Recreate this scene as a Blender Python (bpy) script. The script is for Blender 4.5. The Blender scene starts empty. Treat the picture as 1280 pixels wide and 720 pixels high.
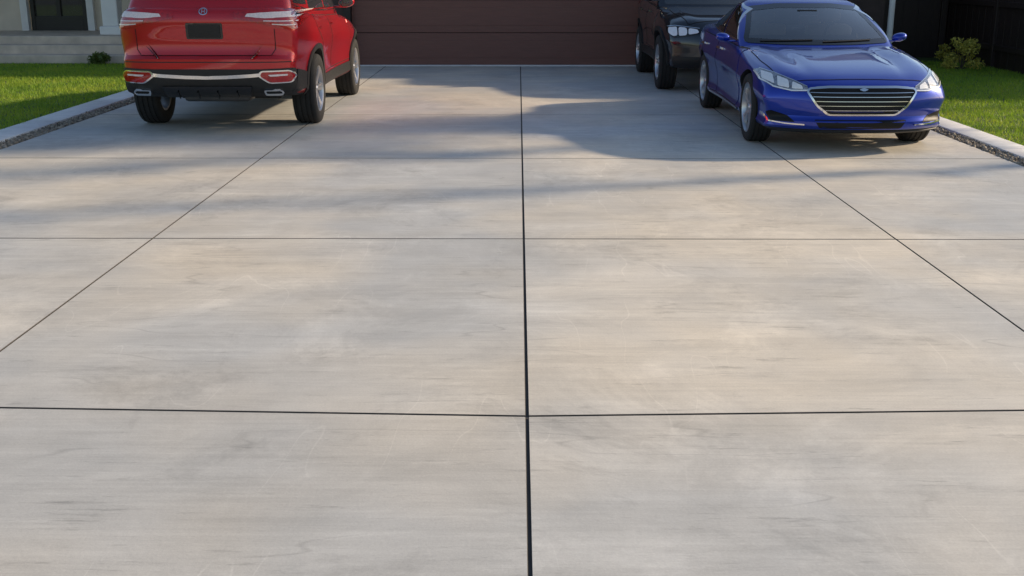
import bpy, bmesh, math, random
import numpy as np
from mathutils import Vector, Matrix
from mathutils.bvhtree import BVHTree
random.seed(7); rng=np.random.default_rng(7)
S=bpy.context.scene; COL=S.collection
S.view_settings.view_transform='Standard'; S.view_settings.look='None'; S.view_settings.exposure=0

# ------------------------------------------------------------------ materials
def newmat(name):
    m=bpy.data.materials.new(name); m.use_nodes=True
    nt=m.node_tree; return m,nt,nt.nodes['Principled BSDF']
def setp(b,**k):
    for n,v in k.items(): b.inputs[n.replace('_',' ')].default_value=v
def simple(name,col,rough=.5,metal=0,coat=0,var=.12,scale=8,bump=0,bscale=60,spec=.5):
    m,nt,b=newmat(name); N=nt.nodes; L=nt.links
    setp(b,Roughness=rough,Metallic=metal)
    b.inputs['Coat Weight'].default_value=coat; b.inputs['Coat Roughness'].default_value=.03
    b.inputs['Specular IOR Level'].default_value=spec
    tc=N.new('ShaderNodeTexCoord'); n=N.new('ShaderNodeTexNoise'); n.inputs['Scale'].default_value=scale; n.inputs['Detail'].default_value=4
    L.new(tc.outputs['Object'],n.inputs['Vector'])
    r=N.new('ShaderNodeValToRGB'); r.color_ramp.elements[0].position=.3; r.color_ramp.elements[1].position=.7
    r.color_ramp.elements[0].color=(*[c*(1-var) for c in col],1); r.color_ramp.elements[1].color=(*[min(1,c*(1+var)) for c in col],1)
    L.new(n.outputs['Fac'],r.inputs['Fac']); L.new(r.outputs['Color'],b.inputs['Base Color'])
    if bump:
        n2=N.new('ShaderNodeTexNoise'); n2.inputs['Scale'].default_value=bscale; n2.inputs['Detail'].default_value=3
        L.new(tc.outputs['Object'],n2.inputs['Vector'])
        bp=N.new('ShaderNodeBump'); bp.inputs['Strength'].default_value=bump; bp.inputs['Distance'].default_value=.01
        L.new(n2.outputs['Fac'],bp.inputs['Height']); L.new(bp.outputs['Normal'],b.inputs['Normal'])
    return m
def carpaint(name,col,metal=.35,rough=.32,dust=.006):
    m,nt,b=newmat(name); N=nt.nodes; L=nt.links
    setp(b,Roughness=rough,Metallic=metal); b.inputs['Coat Weight'].default_value=1; b.inputs['Coat Roughness'].default_value=.03
    tc=N.new('ShaderNodeTexCoord'); n=N.new('ShaderNodeTexNoise'); n.inputs['Scale'].default_value=2.5; n.inputs['Detail'].default_value=5
    L.new(tc.outputs['Object'],n.inputs['Vector'])
    mx=N.new('ShaderNodeMixRGB'); mx.inputs[1].default_value=(*col,1); mx.inputs[2].default_value=(*[c*.8+dust for c in col],1)
    sp=N.new('ShaderNodeSeparateXYZ'); L.new(tc.outputs['Object'],sp.inputs[0])
    mr=N.new('ShaderNodeMapRange'); mr.inputs[1].default_value=.75; mr.inputs[2].default_value=.25; mr.inputs[3].default_value=0; mr.inputs[4].default_value=.35
    L.new(sp.outputs['Z'],mr.inputs[0])
    mu=N.new('ShaderNodeMath'); mu.operation='MULTIPLY_ADD'; L.new(n.outputs['Fac'],mu.inputs[0]); mu.inputs[1].default_value=.4; L.new(mr.outputs[0],mu.inputs[2])
    L.new(mu.outputs[0],mx.inputs[0]); L.new(mx.outputs[0],b.inputs['Base Color'])
    return m
def clearglass(name,tint,gain=2.2,base=.07):
    m,nt,b=newmat(name); N=nt.nodes; L=nt.links
    t=N.new('ShaderNodeBsdfTransparent'); t.inputs[0].default_value=(*tint,1)
    g=N.new('ShaderNodeBsdfGlossy'); g.inputs['Roughness'].default_value=.01; f=N.new('ShaderNodeFresnel'); f.inputs[0].default_value=1.55
    a=N.new('ShaderNodeMath'); a.operation='MULTIPLY_ADD'; a.inputs[1].default_value=gain; a.inputs[2].default_value=base; a.use_clamp=True
    mx=N.new('ShaderNodeMixShader'); L.new(f.outputs[0],a.inputs[0]); L.new(a.outputs[0],mx.inputs[0]); L.new(t.outputs[0],mx.inputs[1]); L.new(g.outputs[0],mx.inputs[2]); L.new(mx.outputs[0],N['Material Output'].inputs[0]); return m
M_rubber=simple('rubber',(.022,.021,.02),.85,bump=.3,bscale=90)
M_dark=simple('dark_plastic',(.018,.018,.019),.6,bump=.15,bscale=200)
M_clad=simple('cladding_plastic',(.012,.0115,.011),.5,bump=.2,bscale=250)
M_gloss=simple('gloss_black',(.008,.008,.009),.12,coat=.5)
M_mesh=simple('grille_black',(.005,.005,.006),.5,spec=.3)
M_glass=simple('tinted_glass',(.03,.035,.04),.02,spec=1.0,coat=.6)
M_clear=clearglass('windshield_glass',(.86,.90,.88)); M_tint=clearglass('side_glass',(.55,.57,.57),1.5,.04)
M_seat=simple('seat_leather',(.50,.43,.35),.6,bump=.2,bscale=120)
M_seam=simple('seam_black',(.004,.004,.004),.8)
M_chrome=simple('chrome',(.85,.85,.86),.12,metal=1,var=.03)
M_alloy=simple('alloy',(.55,.55,.57),.3,metal=.9,var=.05)
M_disc=simple('brake_metal',(.12,.12,.12),.45,metal=.8)
M_lens=simple('clear_lens',(.95,.96,.98),.15,metal=.15,coat=1,var=.08,scale=40)
M_lensd=simple('lens_smoke',(.30,.32,.36),.1,coat=1,metal=.5,var=.6,scale=30)
M_red=simple('red_lens',(.42,.006,.008),.12,coat=1,var=.3,scale=30)
M_pink=simple('clear_red_lens',(.88,.74,.71),.12,coat=1,var=.12,scale=60)
M_blue=carpaint('blue_paint',(.0005,.032,.40),.55,.28,.001)
M_redp=carpaint('red_paint',(.56,.003,.010),.3,.28)
M_blk=carpaint('black_paint',(.003,.006,.014),.1,.2,.001)

# ------------------------------------------------------------------ helpers
def link(ob,parent=None):
    COL.objects.link(ob)
    if parent: ob.parent=parent
    return ob
def mesh_ob(name,bm,mats,parent=None,smooth=None):
    me=bpy.data.meshes.new(name); bm.normal_update(); bm.to_mesh(me); bm.free()
    for m in (mats if isinstance(mats,(list,tuple)) else [mats]): me.materials.append(m)
    if smooth is not None:
        me.polygons.foreach_set('use_smooth',[True]*len(me.polygons)); me.set_sharp_from_angle(angle=math.radians(smooth))
    return link(bpy.data.objects.new(name,me),parent)
def empty(name,loc=(0,0,0),rot=0,label=None,cat=None,group=None):
    e=bpy.data.objects.new(name,None); e.empty_display_size=.3; e.location=loc; e.rotation_euler=(0,0,rot); COL.objects.link(e)
    if label: e['label']=label
    if cat: e['category']=cat
    if group: e['group']=group
    return e
def bbox(bm,x0,x1,y0,y1,z0,z1,mi=0,bev=0):
    v=[bm.verts.new(p) for p in [(x0,y0,z0),(x1,y0,z0),(x1,y1,z0),(x0,y1,z0),(x0,y0,z1),(x1,y0,z1),(x1,y1,z1),(x0,y1,z1)]]
    fs=[bm.faces.new([v[i] for i in q]) for q in [(3,2,1,0),(4,5,6,7),(0,1,5,4),(1,2,6,5),(2,3,7,6),(3,0,4,7)]]
    for f in fs: f.material_index=mi
    if bev:
        r=bmesh.ops.bevel(bm,geom=list({e for f in fs for e in f.edges}),offset=bev,segments=2,affect='EDGES',profile=.5)
        for f in r['faces']: f.material_index=mi
    return v
def lathe(bm,prof,seg=48,mi=0,axis='x',cen=(0,0,0),close=False):
    rings=[]
    for (h,r) in prof:
        ring=[]
        for i in range(seg):
            a=2*math.pi*i/seg; c,s=math.cos(a)*r,math.sin(a)*r
            p={'x':(h,c,s),'y':(c,h,s),'z':(c,s,h)}[axis]
            ring.append(bm.verts.new((p[0]+cen[0],p[1]+cen[1],p[2]+cen[2])))
        rings.append(ring)
    n=len(rings)
    for k in range(n if close else n-1):
        A,B=rings[k],rings[(k+1)%n]
        for i in range(seg):
            f=bm.faces.new((A[i],A[(i+1)%seg],B[(i+1)%seg],B[i])); f.material_index=mi
    return rings
def pchip(pts):
    xs=np.array([p[0] for p in pts],float); ys=np.array([p[1] for p in pts],float)
    h=np.diff(xs); d=np.diff(ys)/h; m=np.zeros(len(xs)); m[0]=d[0]; m[-1]=d[-1]
    for i in range(1,len(xs)-1):
        if d[i-1]*d[i]>0: m[i]=2*d[i-1]*d[i]/(d[i-1]+d[i])
    def f(x):
        x=np.clip(x,xs[0],xs[-1]); i=np.clip(np.searchsorted(xs,x,side='right')-1,0,len(xs)-2)
        t=(x-xs[i])/h[i]; t2=t*t;t3=t2*t
        return ys[i]*(2*t3-3*t2+1)+h[i]*m[i]*(t3-2*t2+t)+ys[i+1]*(-2*t3+3*t2)+h[i]*m[i+1]*(t3-t2)
    return f
def axis_pts(L,r,step):
    e=[r*(1-math.tan(math.radians(a))) for a in (45,36,27,18,9)]
    n=max(2,int((L-2*r)/step)); mid=np.linspace(r,L-r,n+1)
    return np.concatenate([e,mid,[L-x for x in e[::-1]]])
def rounded_box(W,L,H,r,step):
    X=axis_pts(W,r,step)-W/2; Y=axis_pts(L,r,step); Z=axis_pts(H,r,step)
    nx,ny,nz=len(X),len(Y),len(Z); idx={}; P=[]
    def V(i,j,k):
        t=(i,j,k)
        if t not in idx: idx[t]=len(P); P.append((X[i],Y[j],Z[k]))
        return idx[t]
    F=[]
    for j in range(ny-1):
        for i in range(nx-1):
            F.append((V(i,j,0),V(i,j+1,0),V(i+1,j+1,0),V(i+1,j,0))); F.append((V(i,j,nz-1),V(i+1,j,nz-1),V(i+1,j+1,nz-1),V(i,j+1,nz-1)))
        for k in range(nz-1):
            F.append((V(0,j,k),V(0,j,k+1),V(0,j+1,k+1),V(0,j+1,k))); F.append((V(nx-1,j,k),V(nx-1,j+1,k),V(nx-1,j+1,k+1),V(nx-1,j,k+1)))
    for i in range(nx-1):
        for k in range(nz-1):
            F.append((V(i,0,k),V(i+1,0,k),V(i+1,0,k+1),V(i,0,k+1))); F.append((V(i,ny-1,k),V(i,ny-1,k+1),V(i+1,ny-1,k+1),V(i+1,ny-1,k)))
    P=np.array(P); lo=np.array([-W/2+r,r,r]); hi=np.array([W/2-r,L-r,H-r])
    q=np.clip(P,lo,hi); n=P-q; n/=np.linalg.norm(n,axis=1)[:,None]; P=q+r*n
    return P[:,0]/(W/2),P[:,1]/L,P[:,2]/H,F
def shell(W,L,H,r,step,fmap):
    a,b,c,F=rounded_box(W,L,H,r,step); x,y,z=fmap(a,b,c)
    return list(zip(x.tolist(),y.tolist(),z.tolist())),F
DIRS={'front':(lambda u,v:(u,-9,v),(0,1,0)),'rear':(lambda u,v:(u,15,v),(0,-1,0)),
      'left':(lambda u,v:(-6,u,v),(1,0,0)),'right':(lambda u,v:(6,u,v),(-1,0,0)),'top':(lambda u,v:(u,v,6),(0,0,-1))}
def cast(bvh,axis,u,v):
    o,d=DIRS[axis]; loc,n,_,_=bvh.ray_cast(Vector(o(u,v)),Vector(d))
    if loc is None:
        loc,n,_,_=bvh.find_nearest(Vector(o(u,v)))
    if n.dot(Vector(d))>0: n=-n
    return loc,n
def roundp(pts,r=.02,n=4):
    out=[]; N=len(pts)
    for i in range(N):
        p=Vector(pts[i]); a=Vector(pts[i-1])-p; b=Vector(pts[(i+1)%N])-p
        ra=min(r,a.length*.45); rb=min(r,b.length*.45); A=p+a.normalized()*ra; B=p+b.normalized()*rb
        for k in range(n+1):
            t=k/n; out.append(tuple((1-t)**2*A+2*t*(1-t)*p+t*t*B))
    return out
def inset(pts,d):
    N=len(pts); ar=sum(pts[i][0]*pts[(i+1)%N][1]-pts[(i+1)%N][0]*pts[i][1] for i in range(N)); sg=1 if ar>0 else -1; out=[]
    for i in range(N):
        p=Vector(pts[i]); a=(p-Vector(pts[i-1])).normalized(); b=(Vector(pts[(i+1)%N])-p).normalized()
        na=Vector((-a.y,a.x))*sg; nb=Vector((-b.y,b.x))*sg; m=(na+nb); m=m/max(.5,m.length_squared/2) if m.length>1e-6 else na
        out.append(tuple(p+m*d))
    return out
def inpoly(x,y,pts):
    c=False; N=len(pts); j=N-1
    for i in range(N):
        xi,yi=pts[i]; xj,yj=pts[j]
        if (yi>y)!=(yj>y) and x<(xj-xi)*(y-yi)/(yj-yi)+xi: c=not c
        j=i
    return c
def patch(bm,bvh,outline,axis,off=.004,thick=.008,step=.045,mi=0,r=.02):
    pts=roundp(outline,r) if r else outline
    t=bmesh.new(); vs=[t.verts.new((p[0],p[1],0)) for p in pts]; t.faces.new(vs)
    if len(pts)>4: bmesh.ops.triangulate(t,faces=t.faces[:],ngon_method='EAR_CLIP')
    us=[p[0] for p in pts]; ws=[p[1] for p in pts]
    for ax,(lo,hi) in enumerate(((min(us),max(us)),(min(ws),max(ws)))):
        n=int((hi-lo)/step)
        for k in range(1,n+1):
            c=[0,0,0]; c[ax]=lo+(hi-lo)*k/(n+1); nn=[0,0,0]; nn[ax]=1
            bmesh.ops.bisect_plane(t,geom=t.verts[:]+t.edges[:]+t.faces[:],plane_co=c,plane_no=nn,dist=1e-6)
    t.verts.ensure_lookup_table(); t.verts.index_update(); mp={}; low={}
    for v in t.verts:
        loc,n=cast(bvh,axis,v.co.x,v.co.y)
        mp[v.index]=bm.verts.new(loc+n*off)
        if thick and any(e.is_boundary for e in v.link_edges): low[v.index]=bm.verts.new(loc+n*(off-thick))
    d=Vector(DIRS[axis][1])
    for f in t.faces:
        try: nf=bm.faces.new([mp[v.index] for v in f.verts])
        except ValueError: continue
        nf.normal_update()
        if nf.normal.dot(d)>0: nf.normal_flip()
        nf.material_index=mi; nf.smooth=True
    if thick:
        for e in t.edges:
            if e.is_boundary:
                a,b=e.verts[0].index,e.verts[1].index
                nf=bm.faces.new((mp[a],mp[b],low[b],low[a])); nf.material_index=mi
    t.free()
def ribbon(bm,bvh,pts,axis,w=.007,off=.005,mi=0,closed=False,step=.03,thick=.0):
    pl=[Vector(p) for p in pts]
    if closed: pl.append(pl[0])
    s=[pl[0]]
    for a,b in zip(pl,pl[1:]):
        n=max(1,int((b-a).length/step))
        for k in range(1,n+1): s.append(a.lerp(b,k/n))
    L_=[];R_=[];N=len(s);Ll=[];Rl=[]
    for i in range(N):
        if closed: p0=s[(i-1)%(N-1)]; p1=s[(i+1)%(N-1)] if i<N-1 else s[1]
        else: p0=s[max(0,i-1)]; p1=s[min(N-1,i+1)]
        t=(p1-p0); t=t.normalized() if t.length>1e-9 else Vector((1,0)); n2=Vector((-t.y,t.x))*w/2
        for q,arr,low in ((s[i]+n2,L_,Ll),(s[i]-n2,R_,Rl)):
            loc,n=cast(bvh,axis,q.x,q.y); arr.append(bm.verts.new(loc+n*off))
            if thick: low.append(bm.verts.new(loc+n*(off-thick)))
    d=Vector(DIRS[axis][1])
    for i in range(N-1):
        f=bm.faces.new((L_[i],L_[i+1],R_[i+1],R_[i])); f.normal_update(); f.material_index=mi; f.smooth=True
        if f.normal.dot(d)>0: f.normal_flip()
        if thick:
            for A,B in((L_,Ll),(R_,Rl)):
                g=bm.faces.new((A[i],A[i+1],B[i+1],B[i])); g.material_index=mi
def mirx(o): return [(-p[0],p[1]) for p in o][::-1]

# ------------------------------------------------------------------ wheels
def make_wheel(car,x,y,R,w,rr,side,spokes,inst=None):
    """side=+1 outer face to +x"""
    if inst is None:
        bm=bmesh.new(); lathe(bm,[(-.02,.05),(-.02,rr*.68),(.0,rr*.68),(.0,.05)],40,close=True)
        bbox(bm,-.05,.03,-.09,.02,rr*.35,rr*.72,0,.008)
        hubo=mesh_ob('wheel',bm,[M_disc],smooth=35)
        h=w/2; bm=bmesh.new()
        pr=[(-h*.86,rr*.985),(-h*.98,rr*1.05),(-h*1.03,(R+rr)/2),(-h*.97,R*.95),(-h*.86,R*.985)]
        for g in (-.62,-.22,.22,.62):
            pr+=[(h*(g-.06),R),(h*(g-.05),R-.009),(h*(g+.05),R-.009),(h*(g+.06),R)]
        pr+=[(h*.86,R*.985),(h*.97,R*.95),(h*1.03,(R+rr)/2),(h*.98,rr*1.05),(h*.86,rr*.985)]
        lathe(bm,pr,64,close=True); ty=mesh_ob('tyre',bm,[M_rubber],smooth=40)
        bm=bmesh.new()
        lathe(bm,[(h*.80,rr*1.0),(h*.93,rr*1.015),(h*.95,rr*.99),(h*.86,rr*.955),(h*.5,rr*.92),(-h*.85,rr*.9),(-h*.85,rr*.99)],64)
        lathe(bm,[(h*.78,.001),(h*.80,.028),(h*.72,.036),(h*.66,.07),(h*.4,.075),(h*.2,.07)],32)
        for i in range(spokes):
            for dlt in (-.11,.11):
                a=2*math.pi*i/spokes; a0=a+dlt*1.3; a1=a+dlt
                def P(r_,an,x_,wd):
                    c=Vector((0,math.cos(an),math.sin(an))); t=Vector((0,-math.sin(an),math.cos(an)))
                    return [c*r_+t*wd+Vector((x_,0,0)),c*r_-t*wd+Vector((x_,0,0)),c*r_-t*wd*1.2+Vector((x_-.03,0,0)),c*r_+t*wd*1.2+Vector((x_-.03,0,0))]
                s=[P(.045,a0,h*.68,.016),P(rr*.5,(a0+a1)/2,h*.74,.012),P(rr*.955,a1,h*.84,.016)]
                rv=[[bm.verts.new(p) for p in q] for q in s]
                for A,B in zip(rv,rv[1:]):
                    for k in range(4): bm.faces.new((A[k],A[(k+1)%4],B[(k+1)%4],B[k]))
        bmesh.ops.recalc_face_normals(bm,faces=bm.faces[:])
        rm=mesh_ob('rim',bm,[M_alloy],smooth=35)
        inst=(hubo.data,ty.data,rm.data)
        for o in (hubo,ty,rm): bpy.data.objects.remove(o)
    wh=link(bpy.data.objects.new('wheel',inst[0]),car); wh.location=(x,y,R)
    if side<0: wh.rotation_euler=(0,0,math.pi)
    link(bpy.data.objects.new('tyre',inst[1]),wh); link(bpy.data.objects.new('rim',inst[2]),wh)
    return inst

def finish_body(name,parts,arches,Ra,xin,holes=()):
    (P,F),cabin=parts
    me=bpy.data.meshes.new(name); me.from_pydata(P,[],F); me.update()
    ob=link(bpy.data.objects.new(name,me))
    bm=bmesh.new()
    for (y,z) in arches:
        for sx in(-1,1):
            bmesh.ops.create_cone(bm,cap_ends=True,segments=72,radius1=Ra,radius2=Ra,depth=.8,
              matrix=Matrix.Translation((sx*(xin+.4),y,z))@Matrix.Rotation(math.pi/2,4,'Y'))
    cm=bpy.data.meshes.new('cut'); bm.to_mesh(cm); bm.free(); co=link(bpy.data.objects.new('cut',cm))
    md=ob.modifiers.new('b','BOOLEAN'); md.object=co; md.operation='DIFFERENCE'; md.solver='EXACT'
    dg=bpy.context.evaluated_depsgraph_get(); me2=bpy.data.meshes.new_from_object(ob.evaluated_get(dg))
    bpy.data.objects.remove(ob); bpy.data.objects.remove(co)
    bm=bmesh.new(); bm.from_mesh(me2)
    for f in bm.faces:
        f.material_index=0; c=f.calc_center_median()
        if abs(c.x)>xin-.02:
            for (y,z) in arches:
                if math.hypot(c.y-y,c.z-z)<Ra+.002: f.material_index=1
        if f.normal.z<-.7: f.material_index=1
        if holes and f.normal.z>.7 and 1.86<c.y<4.05 and abs(c.x)<.735: f.material_index=1
    cv=[bm.verts.new(p) for p in cabin[0]]; cf=[]
    for f in cabin[1]:
        g=bm.faces.new([cv[i] for i in f]); g.material_index=0; cf.append(g)
    bm.normal_update(); bvh=BVHTree.FromBMesh(bm)
    kill=[]
    for g in cf:
        c=g.calc_center_median(); n=g.normal
        if n.z<-.7: kill.append(g); continue
        for ax,poly in holes:
            d=Vector(DIRS[ax][1])
            if n.dot(d)<-.08:
                u,v=(c.y,c.z) if ax in('left','right') else (c.x,c.z)
                if inpoly(u,v,poly): kill.append(g); break
    if holes: bmesh.ops.delete(bm,geom=kill,context='FACES_ONLY')
    for f in bm.faces: f.smooth=True
    return bm,bvh
def child(name,car,bvh,fn,mats,smooth=40,label=None):
    bm=bmesh.new(); fn(bm); o=mesh_ob(name,bm,mats,car,smooth)
    if label:o['label']=label
    return o
def mirror_mesh(car,bvh,x,y,z,paint,sx,s=1):
    def fn(bm):
        bmesh.ops.create_uvsphere(bm,u_segments=24,v_segments=14,radius=1)
        for v in bm.verts:
            c=v.co.copy(); tz=c.z
            v.co=Vector((c.x*.105*s,(c.y if c.y<.5 else .5)*.09*s,(math.copysign(abs(tz)**.8,tz)*.062+ (.012*c.x*sx))*s))+Vector((x,y,z))
        for f in bm.faces:
            f.material_index=1 if f.calc_center_median().y-y>.043*s else 0
        xi=x-sx*.19*s
        bbox(bm,min(xi,x-sx*.05),max(xi,x-sx*.05),y-.03,y+.02,z-.062*s,z-.04*s,0,.006)
    return child('side_mirror',car,bvh,fn,[paint,M_glass])
def handle(door,bvh,axis,y,z,mat):
    def fn(bm):
        patch(bm,bvh,[(y,z-.012),(y+.2,z-.010),(y+.2,z+.012),(y,z+.014)],axis,off=.035,thick=.018,r=.01)
        patch(bm,bvh,[(y+.01,z-.01),(y+.035,z-.01),(y+.035,z+.01),(y+.01,z+.01)],axis,off=.03,thick=.03,r=0)
        patch(bm,bvh,[(y+.165,z-.01),(y+.19,z-.01),(y+.19,z+.01),(y+.165,z+.01)],axis,off=.03,thick=.03,r=0)
    child('door_handle',door,bvh,fn,[mat])

# ------------------------------------------------------------------ SEDAN
def build_sedan(loc,rot):
    car=empty('parked_car',loc,rot,'blue sedan with chrome grille parked beside the lawn kerb','car')
    L=4.75; yax=(.92,3.67); R=.33
    ztc=pchip([(0,.665),(.15,.71),(.4,.755),(.9,.81),(1.3,.85),(1.6,.875),(2.2,.90),(3.2,.95),(4.1,.985),(4.5,.985),(4.75,.94)])
    zb=pchip([(0,.195),(.5,.205),(4.2,.21),(4.75,.28)])
    pf=pchip([(0,.07),(.12,.01),(.22,.0),(.3,.03),(.36,.02),(.45,0),(.7,.01),(.88,.04),(1,.11)])
    prr=pchip([(0,.12),(.3,0),(.6,.03),(.9,.03),(1,.06)])
    hb=pchip([(0,.845),(.4,.88),(.95,.90),(2.4,.882),(3.7,.905),(4.3,.875),(4.75,.80)])
    hc=pchip([(0,.935),(.12,.972),(.2,.952),(.42,.956),(.6,.99),(.66,1.0),(.72,.993),(.85,.975),(1,.945)])
    def low(a,b,c):
        y0=b*L; A=np.abs(a)
        hood=np.clip(1-np.abs(y0-.9)/1.0,0,1)
        zt=ztc(y0)+.022*np.exp(-((A-.78)/.10)**2)*hood-.016*np.exp(-((A-.54)/.07)**2)*hood-.03*A**8
        z=zb(y0)+c*(zt-zb(y0))
        y=(.27*A**3+pf(c))*(1-b)+(L-.22*A**2.6-prr(c))*b
        return a*hb(y0)*hc(c),y,z
    def cab(a,b,c):
        A=np.abs(a)
        yf=1.60+(c-.19)*1.10+.06*np.sin(c*3.1)*-1+.22*A**2*(1-.4*c); yr=4.22-(c-.36)*1.45-.16*A**2+.05*np.sin(c*3.1)
        zt=1.335-.065*(2*b-.9)**2-.034*A**2
        hw=pchip([(0,.82),(.4,.782),(.8,.685),(1,.615)])(c)*(1-.07*b*b)
        return a*hw,yf*(1-b)+yr*b,.78+c*(zt-.78)
    WS=[(-.76,.903),(-.35,.891),(.35,.891),(.76,.903),(.595,1.235),(.3,1.268),(-.3,1.268),(-.595,1.235)]
    RW=[(-.60,1.02),(.60,1.02),(.48,1.24),(-.48,1.24)]
    w1=[(1.98,.925),(2.08,.985),(2.50,1.195),(2.72,1.245),(2.80,1.245),(2.80,.945)]; w2=[(2.88,.95),(2.88,1.245),(3.10,1.235),(3.38,1.165),(3.74,1.005),(3.72,.985)]
    fr=.022
    holes=[('front',inset(WS,fr)),('rear',inset(RW,fr))]+[(ax,inset(w,fr)) for ax in('left','right') for w in(w1,w2)]
    bm,bvh=finish_body('body',(shell(1.78,L,.7,.05,.035,low),shell(1.4,2.4,.53,.075,.021,cab)),[(yax[0],R),(yax[1],R)],.368,.58,holes)
    mesh_ob('body',bm,[M_blue,M_dark],car,32)
    def glass(par,nm,out,ax,mat):
        def fn(b):
            patch(b,bvh,out,ax,off=.003,thick=0,r=.03,step=.05); ribbon(b,bvh,roundp(inset(out,fr*.75),.03),ax,w=.045,off=.0045,mi=1,closed=True)
        child(nm,par,bvh,fn,[mat,M_gloss])
    H=[(-.70,.22),(-.3,.14),(.3,.14),(.70,.22),(.76,.9),(.76,1.42),(.35,1.34),(-.35,1.34),(-.76,1.42),(-.76,.9)]
    child('hood',car,bvh,lambda b:(patch(b,bvh,H,'top',off=.003,r=.05),ribbon(b,bvh,roundp(H,.05),'top',w=.007,off=.0036,mi=1,closed=True)),[M_blue,M_seam])
    glass(car,'windshield',WS,'front',M_clear); glass(car,'rear_window',RW,'rear',M_tint)
    child('wiper',car,bvh,lambda b:(ribbon(b,bvh,[(-.60,.912),(-.08,.925)],'front',w=.008,off=.014,thick=.008),ribbon(b,bvh,[(.02,.908),(.54,.922)],'front',w=.008,off=.014,thick=.008)),[M_dark])
    def seat(x,y,w,hh):
        bm=bmesh.new(); bbox(bm,x-w/2,x+w/2,y,y+.13,.55,hh-.15,0,.05); bbox(bm,x-.13,x+.13,y+.03,y+.12,hh-.13,hh,0,.035)
        for q in(-.05,.05): lathe(bm,[(hh-.2,.008),(hh-.1,.008)],8,0,'z',(x+q,y+.07,0))
        mesh_ob('seat',bm,[M_seat],car,40)
    seat(-.37,2.70,.52,1.20); seat(.37,2.70,.52,1.20); seat(-.33,3.40,.5,1.12); seat(.33,3.40,.5,1.12)
    bm=bmesh.new(); bbox(bm,-.70,.70,1.80,2.10,.86,.93,0,.03)
    mesh_ob('dashboard',bm,[M_dark],car,40)
    bm=bmesh.new(); lathe(bm,[(.012*math.cos(t),.175+.012*math.sin(t)) for t in np.linspace(0,6.283,9)[:-1]],32,0,'y',close=True)
    bbox(bm,-.17,.17,-.008,.008,-.02,.02,0,.004)
    for v in bm.verts: v.co=Matrix.Rotation(math.radians(-22),4,'X')@v.co+Vector((.37,2.25,.93))
    mesh_ob('steering_wheel',bm,[M_dark],car,40)
    child('interior_mirror',car,bvh,lambda b:bbox(b,-.11,.11,2.28,2.31,1.16,1.215,0,.012),[M_dark])
    for ax in('left','right'):
        sx=-1 if ax=='left' else 1
        d1=[(1.42,.36),(1.40,.66),(1.52,.85),(2.75,.885),(2.80,.6),(2.76,.29),(1.5,.28)]
        d2=[(2.775,.29),(2.815,.6),(2.765,.885),(3.72,.92),(3.66,.74),(3.36,.60),(3.25,.42),(3.15,.29)]
        for d,wd in((d1,w1),(d2,w2)):
            def fd(b,d=d):
                patch(b,bvh,d,ax,off=.003,thick=.006,r=.03,step=.05)
                ribbon(b,bvh,roundp(d,.03),ax,w=.008,off=.0038,mi=1,closed=True)
            door=child('door',car,bvh,fd,[M_blue,M_seam])
            glass(door,'window',wd,ax,M_tint)
            handle(door,bvh,ax,(2.48 if d is d1 else 3.38),.79,M_chrome)
        child('window_trim',car,bvh,lambda b:(ribbon(b,bvh,[(1.95,.918),(2.5,.93),(3.2,.945),(3.76,.985),(3.4,1.185),(3.1,1.256),(2.72,1.266),(2.48,1.21),(1.95,.918)],ax,w=.013,off=.006,thick=.006)),[M_chrome])
        child('sill_trim',car,bvh,lambda b:ribbon(b,bvh,[(1.42,.26),(3.2,.265)],ax,w=.018,off=.008,thick=.01),[M_chrome])
        mirror_mesh(car,bvh,sx*.94,2.04,.940,M_blue,sx,.74)
        def mm(o): return o if sx>0 else mirx(o)
        hl=[(.475,.572),(.49,.612),(.60,.660),(.72,.706),(.81,.728),(.852,.708),(.845,.64),(.76,.592),(.62,.566)]
        child('headlight',car,bvh,lambda b:(patch(b,bvh,mm(hl),'front',off=.004,r=.01,step=.02,mi=0),
            patch(b,bvh,mm([(.525,.588),(.535,.618),(.605,.645),(.62,.590)]),'front',off=.008,step=.02,mi=1,r=.012),
            patch(b,bvh,mm([(.64,.594),(.635,.656),(.71,.684),(.73,.608)]),'front',off=.008,step=.02,mi=1,r=.012),
            patch(b,bvh,mm([(.75,.620),(.74,.694),(.81,.712),(.828,.652)]),'front',off=.008,step=.02,mi=1,r=.012),
            ribbon(b,bvh,mm([(.482,.578),(.62,.572),(.76,.598),(.835,.645),(.845,.70)]),'front',w=.011,off=.009,mi=1,step=.015),
            ribbon(b,bvh,mm([(.49,.612),(.60,.660),(.72,.706),(.81,.728)]),'front',w=.006,off=.007,mi=2,step=.015)),[M_lensd,M_lens,M_chrome])
        child('fog_light',car,bvh,lambda b:(patch(b,bvh,mm([(.58,.290),(.64,.345),(.78,.385),(.81,.365),(.78,.290)]),'front',off=.003,r=.012,step=.02),
            ribbon(b,bvh,mm([(.50,.272),(.66,.275),(.79,.288),(.82,.350)]),'front',w=.011,off=.010,thick=.010,mi=1,step=.02)),[M_mesh,M_chrome,M_lens])
        child('tail_light',car,bvh,lambda b:patch(b,bvh,mm([(.45,.80),(.46,.87),(.80,.90),(.80,.80)]),'rear',off=.004,r=.02,step=.03),[M_red])
    G=[(-.490,.566),(-.470,.594),(-.3,.608),(.3,.608),(.470,.594),(.490,.566),(.40,.44),(.30,.372),(-.30,.372),(-.40,.44)]
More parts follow.
